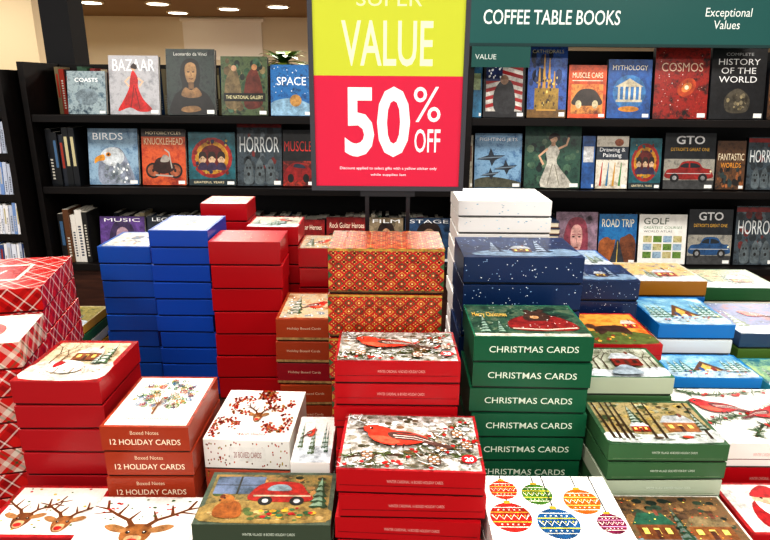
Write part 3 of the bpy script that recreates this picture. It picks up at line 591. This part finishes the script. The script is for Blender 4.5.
def jetc(A):
    A.rect(0,0,1,1,m3('#2a5680','#7ca0bc','#1c4670',6.)); A.sp([(0,0),(0,.14),(.4,.2),(1,.1),(1,0)],'#4a4a3a')
    for x,y,q in ((.34,.54,1.2),(.66,.36,1.),(.34,.24,.8)): A.poly([(x-.26*q,y-.02),(x-.04*q,y+.05*q),(x-.0,y+.16*q),(x+.06*q,y+.05*q),(x+.26*q,y+.06),(x+.08*q,y-.03*q),(x+.03,y-.12*q),(x-.02,y-.03*q)],'#1c2834'); A.line([(x-.2*q,y),(x+.2*q,y+.03)],.02,'#6a7884')
    A.text('FIGHTING JETS',.1,.84,.9,.92,'#e4e4e4',0)
def womanc(A):
    A.rect(0,0,1,1,m3('#12302c','#2a5040','#0c1c1a')); A.dots(50,['#1c4438','#40604a','#0e2220','#5a7058'],.02,.02,.98,.98,.02,.08); A.sp([(.30,.02),(.40,.4),(.38,.6),(.5,.72),(.62,.6),(.58,.4),(.86,.02)],'#b8b4a8'); A.line([(.5,.4),(.42,.04)],.015,'#7a766a'); A.line([(.54,.38),(.64,.04)],.015,'#7a766a'); A.rect(.47,.68,.54,.76,'#b89070'); A.ell(.51,.79,.065,.055,'#c89f80'); A.sp([(.42,.78),(.44,.86),(.54,.89),(.62,.84),(.60,.76),(.55,.83)],'#2a1810'); A.line([(.41,.64),(.26,.52),(.34,.38)],.04,'#c89f80'); A.line([(.6,.64),(.74,.70),(.78,.82)],.035,'#c89f80')
def carc(A,c='#1a4a78'):
    A.rect(0,0,1,1,m3('#5a5a58','#989488','#3c3c3a',8.)); A.rect(0,.54,1,1,'#101419'); A.text('GTO',.22,.80,.78,.95,'#e0e0e0',.02); A.text("DETROIT'S GREAT ONE",.12,.68,.88,.74,'#d0a030',0); A.rect(0,0,1,.16,'#3a3a3a')
    A.sp([(.05,.2),(.05,.32),(.12,.36),(.28,.38),(.38,.49),(.66,.49),(.78,.38),(.92,.36),(.96,.3),(.95,.2),(.5,.17)],c); A.sp([(.34,.39),(.41,.46),(.63,.46),(.71,.39)],'#10181f'); A.rect(.49,.38,.52,.47,c); A.line([(.06,.28),(.94,.28)],.012,'#b0b0b0')
    for x in (.22,.78): A.ell(x,.2,.09,.08,'#0c0c0c'); A.ell(x,.2,.045,.04,'#909090')
    A.ell(.93,.32,.02,.02,'#f8f0c0')
def carred(A): carc(A,'#8c1810')
def golfc(A):
    A.rect(0,0,1,1,'#e2e1da'); A.text('GOLF',.1,.80,.62,.93,'#1c3a24',.0); A.text('GREATEST COURSES',.1,.71,.9,.76,'#2a6a3a',0); A.text('WORLD ATLAS',.1,.64,.7,.68,'#555555',0)
    for k in range(4):
        for j in range(3): A.rect(.1+.21*k,.12+.16*j,.28+.21*k,.25+.16*j,[m3('#2a5a1c','#688838','#1c4010',20.),m3('#58789f','#98b0c0','#486780',20.),m3('#988850','#c0b888','#5a6a2a',20.)][(k+j)%3])
def roadc(A):
    A.rect(0,0,1,1,m3('#10447c','#1a70a8','#0c3050',8.)); A.text('ROAD TRIP',.08,.74,.92,.9,'#e8dec0',.0); A.sp([(0,0),(0,.4),(.2,.54),(.35,.48),(.45,.46),(.3,0)],'#985424'); A.sp([(1,0),(1,.4),(.85,.6),(.7,.56),(.56,.46),(.7,0)],'#6c3a1c'); A.poly([(.3,0),(.72,0),(.54,.48),(.49,.48)],'#2c3038'); A.poly([(.49,.02),(.52,.02),(.517,.45),(.51,.45)],'#d8b850')
def cosmosc(A):
    A.rect(0,0,1,1,m3('#2a0806','#981c10','#120404',9.)); A.ell(.60,.44,.18,.12,'#a83c14',.4); A.ell(.60,.44,.10,.06,'#d07a3c',.4); A.ell(.60,.44,.04,.03,'#ffe8c0'); A.dots(70,['#d8b8a0','#b87040','#ffffff'],.03,.03,.97,.97,.003,.008); A.text('COSMOS',.12,.66,.88,.78,'#d8b8a0',0)
def histc(A):
    A.rect(0,0,1,1,'#101115'); A.text('COMPLETE',.25,.86,.75,.90,'#b8b8b8',0); A.text('HISTORY\nOF THE\nWORLD',.12,.5,.88,.82,'#e0e0e0',.0); A.sp([(.3,.12),(.28,.3),(.5,.42),(.72,.3),(.7,.12),(.5,.08)],'#4a4438'); A.dots(24,['#7a7058','#3a3428','#988a68'],.3,.12,.7,.36,.012,.035)
def drawc(A):
    A.rect(0,0,1,1,m3('#b8ae9a','#dad4c6','#988c78')); A.rect(0,.55,1,.8,'#26303c'); A.text('Drawing &\nPainting',.1,.58,.9,.78,'#e8e8e8',0)
    for k in range(4): A.line([(.15+.2*k,.05),(.2+.2*k,.5)],.07,['#a82a1c','#2a6a90','#b8882a','#3a7a3c'][k],.02)
    A.ell(.7,.88,.14,.07,'#a05a3a')
def fantc(A): A.rect(0,0,1,1,m3('#2a1c14','#5a3c24','#0c0806',14.)); A.dots(40,['#6a4424','#2a3a3a','#985a2c','#180f0a'],.02,.02,.98,.5,.02,.08); A.text('FANTASTIC',.05,.60,.95,.74,'#d8ccb0',.0); A.text('WORLDS',.15,.45,.85,.55,'#d8902a',0)
def orangec(A):
    A.rect(0,0,1,1,'#c84a14'); A.text('MUSCLE CARS',.1,.76,.9,.86,'#f0e0c0',.0); A.rect(.1,.70,.9,.715,'#f6e8c8'); A.rect(.08,.08,.92,.64,m3('#a83810','#d89040','#5a1808',10.)); A.sp([(.14,.25),(.16,.4),(.34,.54),(.66,.54),(.84,.4),(.86,.25)],'#30241c'); A.ell(.28,.26,.08,.08,'#d0c098'); A.ell(.72,.26,.08,.08,'#d0c098')
def bluec(A):
    A.rect(0,0,1,1,'#144c90'); A.text('MYTHOLOGY',.1,.82,.9,.9,'#f0e8d0',0); A.ell(.5,.44,.38,.30,'#3070a8'); A.rect(.2,.28,.8,.32,'#c8c0a8')
    for k in range(5): A.rect(.24+.12*k,.32,.29+.12*k,.54,'#d0c8b4')
    A.poly([(.18,.54),(.82,.54),(.5,.68)],'#c0b498'); A.ell(.5,.16,.24,.05,'#c8801a')
def rockc(A):
    A.rect(0,0,1,1,'#7e1818'); A.text('Rock Guitar Heroes',.08,.76,.92,.88,'#f0e0c8',.0)
    for k in range(5): A.ell(.12+.19*k,.5,.09,.15,'#1c120e'); A.ell(.12+.19*k,.5,.065,.11,['#b88868','#906848','#c09878'][k%3]); A.rect(.04+.19*k,.1,.2+.19*k,.36,['#2a2a34','#5a2a2a','#2a3a2a'][k%3])
for a in [(-1.67,-1.47,.22,bg(m3('#3a5464','#98a8ac','#1c3444'),('ell',.5,.4,.3,.2,'#788890'),('text','COASTS',.2,.75,.8,.84,'#ffffff',0))),
 (-1.45,-1.19,.30,reddress),(-1.15,-.896,.335,mona),(-.865,-.622,.30,artc),(-.606,-.388,.26,spacec),(-.37,-.15,.28,womanc),(.0,.24,.28,golfc),
 (.425,.50,.28,bg('#2a6a8c',('rect',.1,.5,.9,.8,'#a8b888'))),(.508,.725,.31,flagc),(.738,.942,.36,towerc),(.952,1.15,.27,orangec),(1.157,1.385,.30,bluec),(1.40,1.683,.365,cosmosc),(1.695,1.98,.375,histc),(2.0,2.2,.3,fantc)]:
    book(a[0],a[1],Z1,a[2],a[3])
for a in [(-1.608,-1.34,.30,birdc),(-1.32,-1.083,.30,bikec),(-1.067,-.815,.285,skullc),(-.804,-.563,.345,horrorc),(-.557,-.391,.30,musc),(-.36,-.14,.28,carc),(.0,.25,.28,jetc),
 (.415,.47,.28,bg('#a8a08c',('rect',.1,.5,.9,.8,'#6a4030'))),(.480,.734,.29,jetc),(.75,1.053,.33,womanc),(1.061,1.13,.28,bg('#20508c',('rect',.1,.5,.9,.8,'#c8c8c8'))),(1.138,1.31,.28,drawc),(1.318,1.49,.27,skullc),(1.506,1.78,.30,carred),(1.79,1.945,.26,fantc),(1.957,2.15,.28,horrorc)]:
    book(a[0],a[1],Z2,a[2],a[3])
for a in [(-1.60,-1.35,.245,coverface('#5a3a80','#b898a8','MUSIC','#ffffff','#3a2850')),(-1.334,-1.06,.25,coverface('#1c2430','#a0a8b0','LEGENDS')),(-1.05,-.88,.25,spacec),(-.56,-.34,.235,rockc),(-.33,-.10,.25,rockc),(-.09,.10,.25,coverface('#887860','#b88868','FILM')),(.11,.38,.25,coverface('#2c4a6c','#a08068','STAGE')),
 (.44,.66,.27,bluec),(.956,1.19,.29,coverface('#887080','#c89890',None,'#ffffff','#883a4a')),(1.198,1.41,.28,roadc),(1.422,1.69,.28,golfc),(1.70,1.946,.31,carc),(1.963,2.2,.33,horrorc)]:
    book(a[0],a[1],Z3,a[2],a[3])

# ------------------------------------------------------------------ room
def room(name,a,b,c): o=Ob(name); o.box(a,b,mat(c,.8)); return o.build()
room('floor',(-9,-3,-.1),(9,14.2,0),('carpet','#5c4436','#70543f'))
room('wall_back',(-9,14,0),(9,14.2,3.3),'#e4dac2')
room('wall_left',(-9.2,-3,0),(-9,14.2,3.3),'#e0d0a8')
room('wall_right',(9,-3,0),(9.2,14.2,3.3),'#e6dcc6')
room('ceiling',(-9,-3,3.2),(9,14.2,3.3),'#d8cdb8')
room('trim_soffit',(-9,10.5,2.98),(9,14,3.2),'#8f7450')
room('wall_partition',(-9,8.0,0),(-4.35,8.2,3.0),'#c4b393')
o=Ob('wall_panel'); o.box((-4.4,13.95,2.1),(-2.7,14,2.9),'#f4f0e6'); o.box((-4.45,13.93,2.88),(-2.65,14,2.94),'#fbf8f0'); o.build()
room('column',(-1.93,3.62,0),(-1.77,3.80,3.2),'#101114')
pl=Ob('potted_palm'); pl.cyl(-1.45,9,0,.5,.2,'#5a3a2a',24,r2=.26); pl.cyl(-1.45,9,.5,1.9,.03,'#5c4630',10)
for i in range(34):
    a=i*2.4; el=R.uniform(.1,1.2); L=R.uniform(.35,.6); mi='#2c5a18' if i%2 else '#6a7c2c'
    pts=[]
    for k in range(6):
        q=k/5; pts.append(Vector((-1.45+math.cos(a)*L*q*math.cos(el*.6),9+math.sin(a)*L*q*math.cos(el*.6),1.88+L*q*math.sin(el)-.25*q*q)))
    sd=Vector((-math.sin(a),math.cos(a),0)); b=len(pl.V)
    for k,p_ in enumerate(pts): wd=.06*math.sin(math.pi*(k+.4)/5.6)+.004; pl.V+= [p_+sd*wd,p_-sd*wd]
    for k in range(5): pl.F.append((b+2*k,b+2*k+1,b+2*k+3,b+2*k+2)); pl.I.append(pl.mi(mi))
pl.build()
for i,(x,y_) in enumerate([(-5.25,11.6),(-4.1,11.7),(-4.2,13.1),(-3.0,12.4),(-2.0,12.),(-6.2,12.6),(.2,12.),(2.,12.6),(4.,12.)]):
    o=Ob('ceiling_light'); o.cyl(x,y_,2.955,2.9798,.22,'#e8e0cc',24); o.cyl(x,y_,2.95,2.955,.18,('emit','#fff4dc',5.0),24); o.build()
def area(x,y_,z,sx,sy,e,col=(1,.96,.90)):
    o=Ob('ceiling_light'); o.box((x-sx/2-.03,y_-sy/2-.03,z+.02),(x+sx/2+.03,y_+sy/2+.03,3.1998),'#e8e8e4'); ob=o.build()
    l=bpy.data.lights.new('ceiling_lamp','AREA'); l.shape='RECTANGLE'; l.size=sx; l.size_y=sy; l.energy=e; l.color=col
    lo=bpy.data.objects.new('lamp',l); sc.collection.objects.link(lo); lo.location=(x,y_,z); lo.parent=ob
for x in (-2.4,0,2.4):
    area(x,-.6,3.08,1.2,.6,58); area(x,1.6,3.08,1.2,.6,56)
for x in (-5,-2,1,4): area(x,6.5,3.08,1.2,.6,95,(1,.94,.85))
for x in (-7,-4,-1,2): area(x,10,3.1,1.2,.6,120,(1,.94,.85))

w=bpy.data.worlds.new('world'); sc.world=w; w.use_nodes=True; w.node_tree.nodes['Background'].inputs[0].default_value=(1,.985,.96,1); w.node_tree.nodes['Background'].inputs[1].default_value=1.0

cam=bpy.data.cameras.new('cam'); cam.sensor_width=36; cam.lens=36*604/770; cam.clip_start=.01
co=bpy.data.objects.new('camera',cam); sc.collection.objects.link(co); co.location=(0,0,1.6)
co.rotation_euler=(Matrix.Rotation(math.radians(73),3,'X')@Matrix.Rotation(math.radians(.45),3,'Z')).to_euler(); sc.camera=co
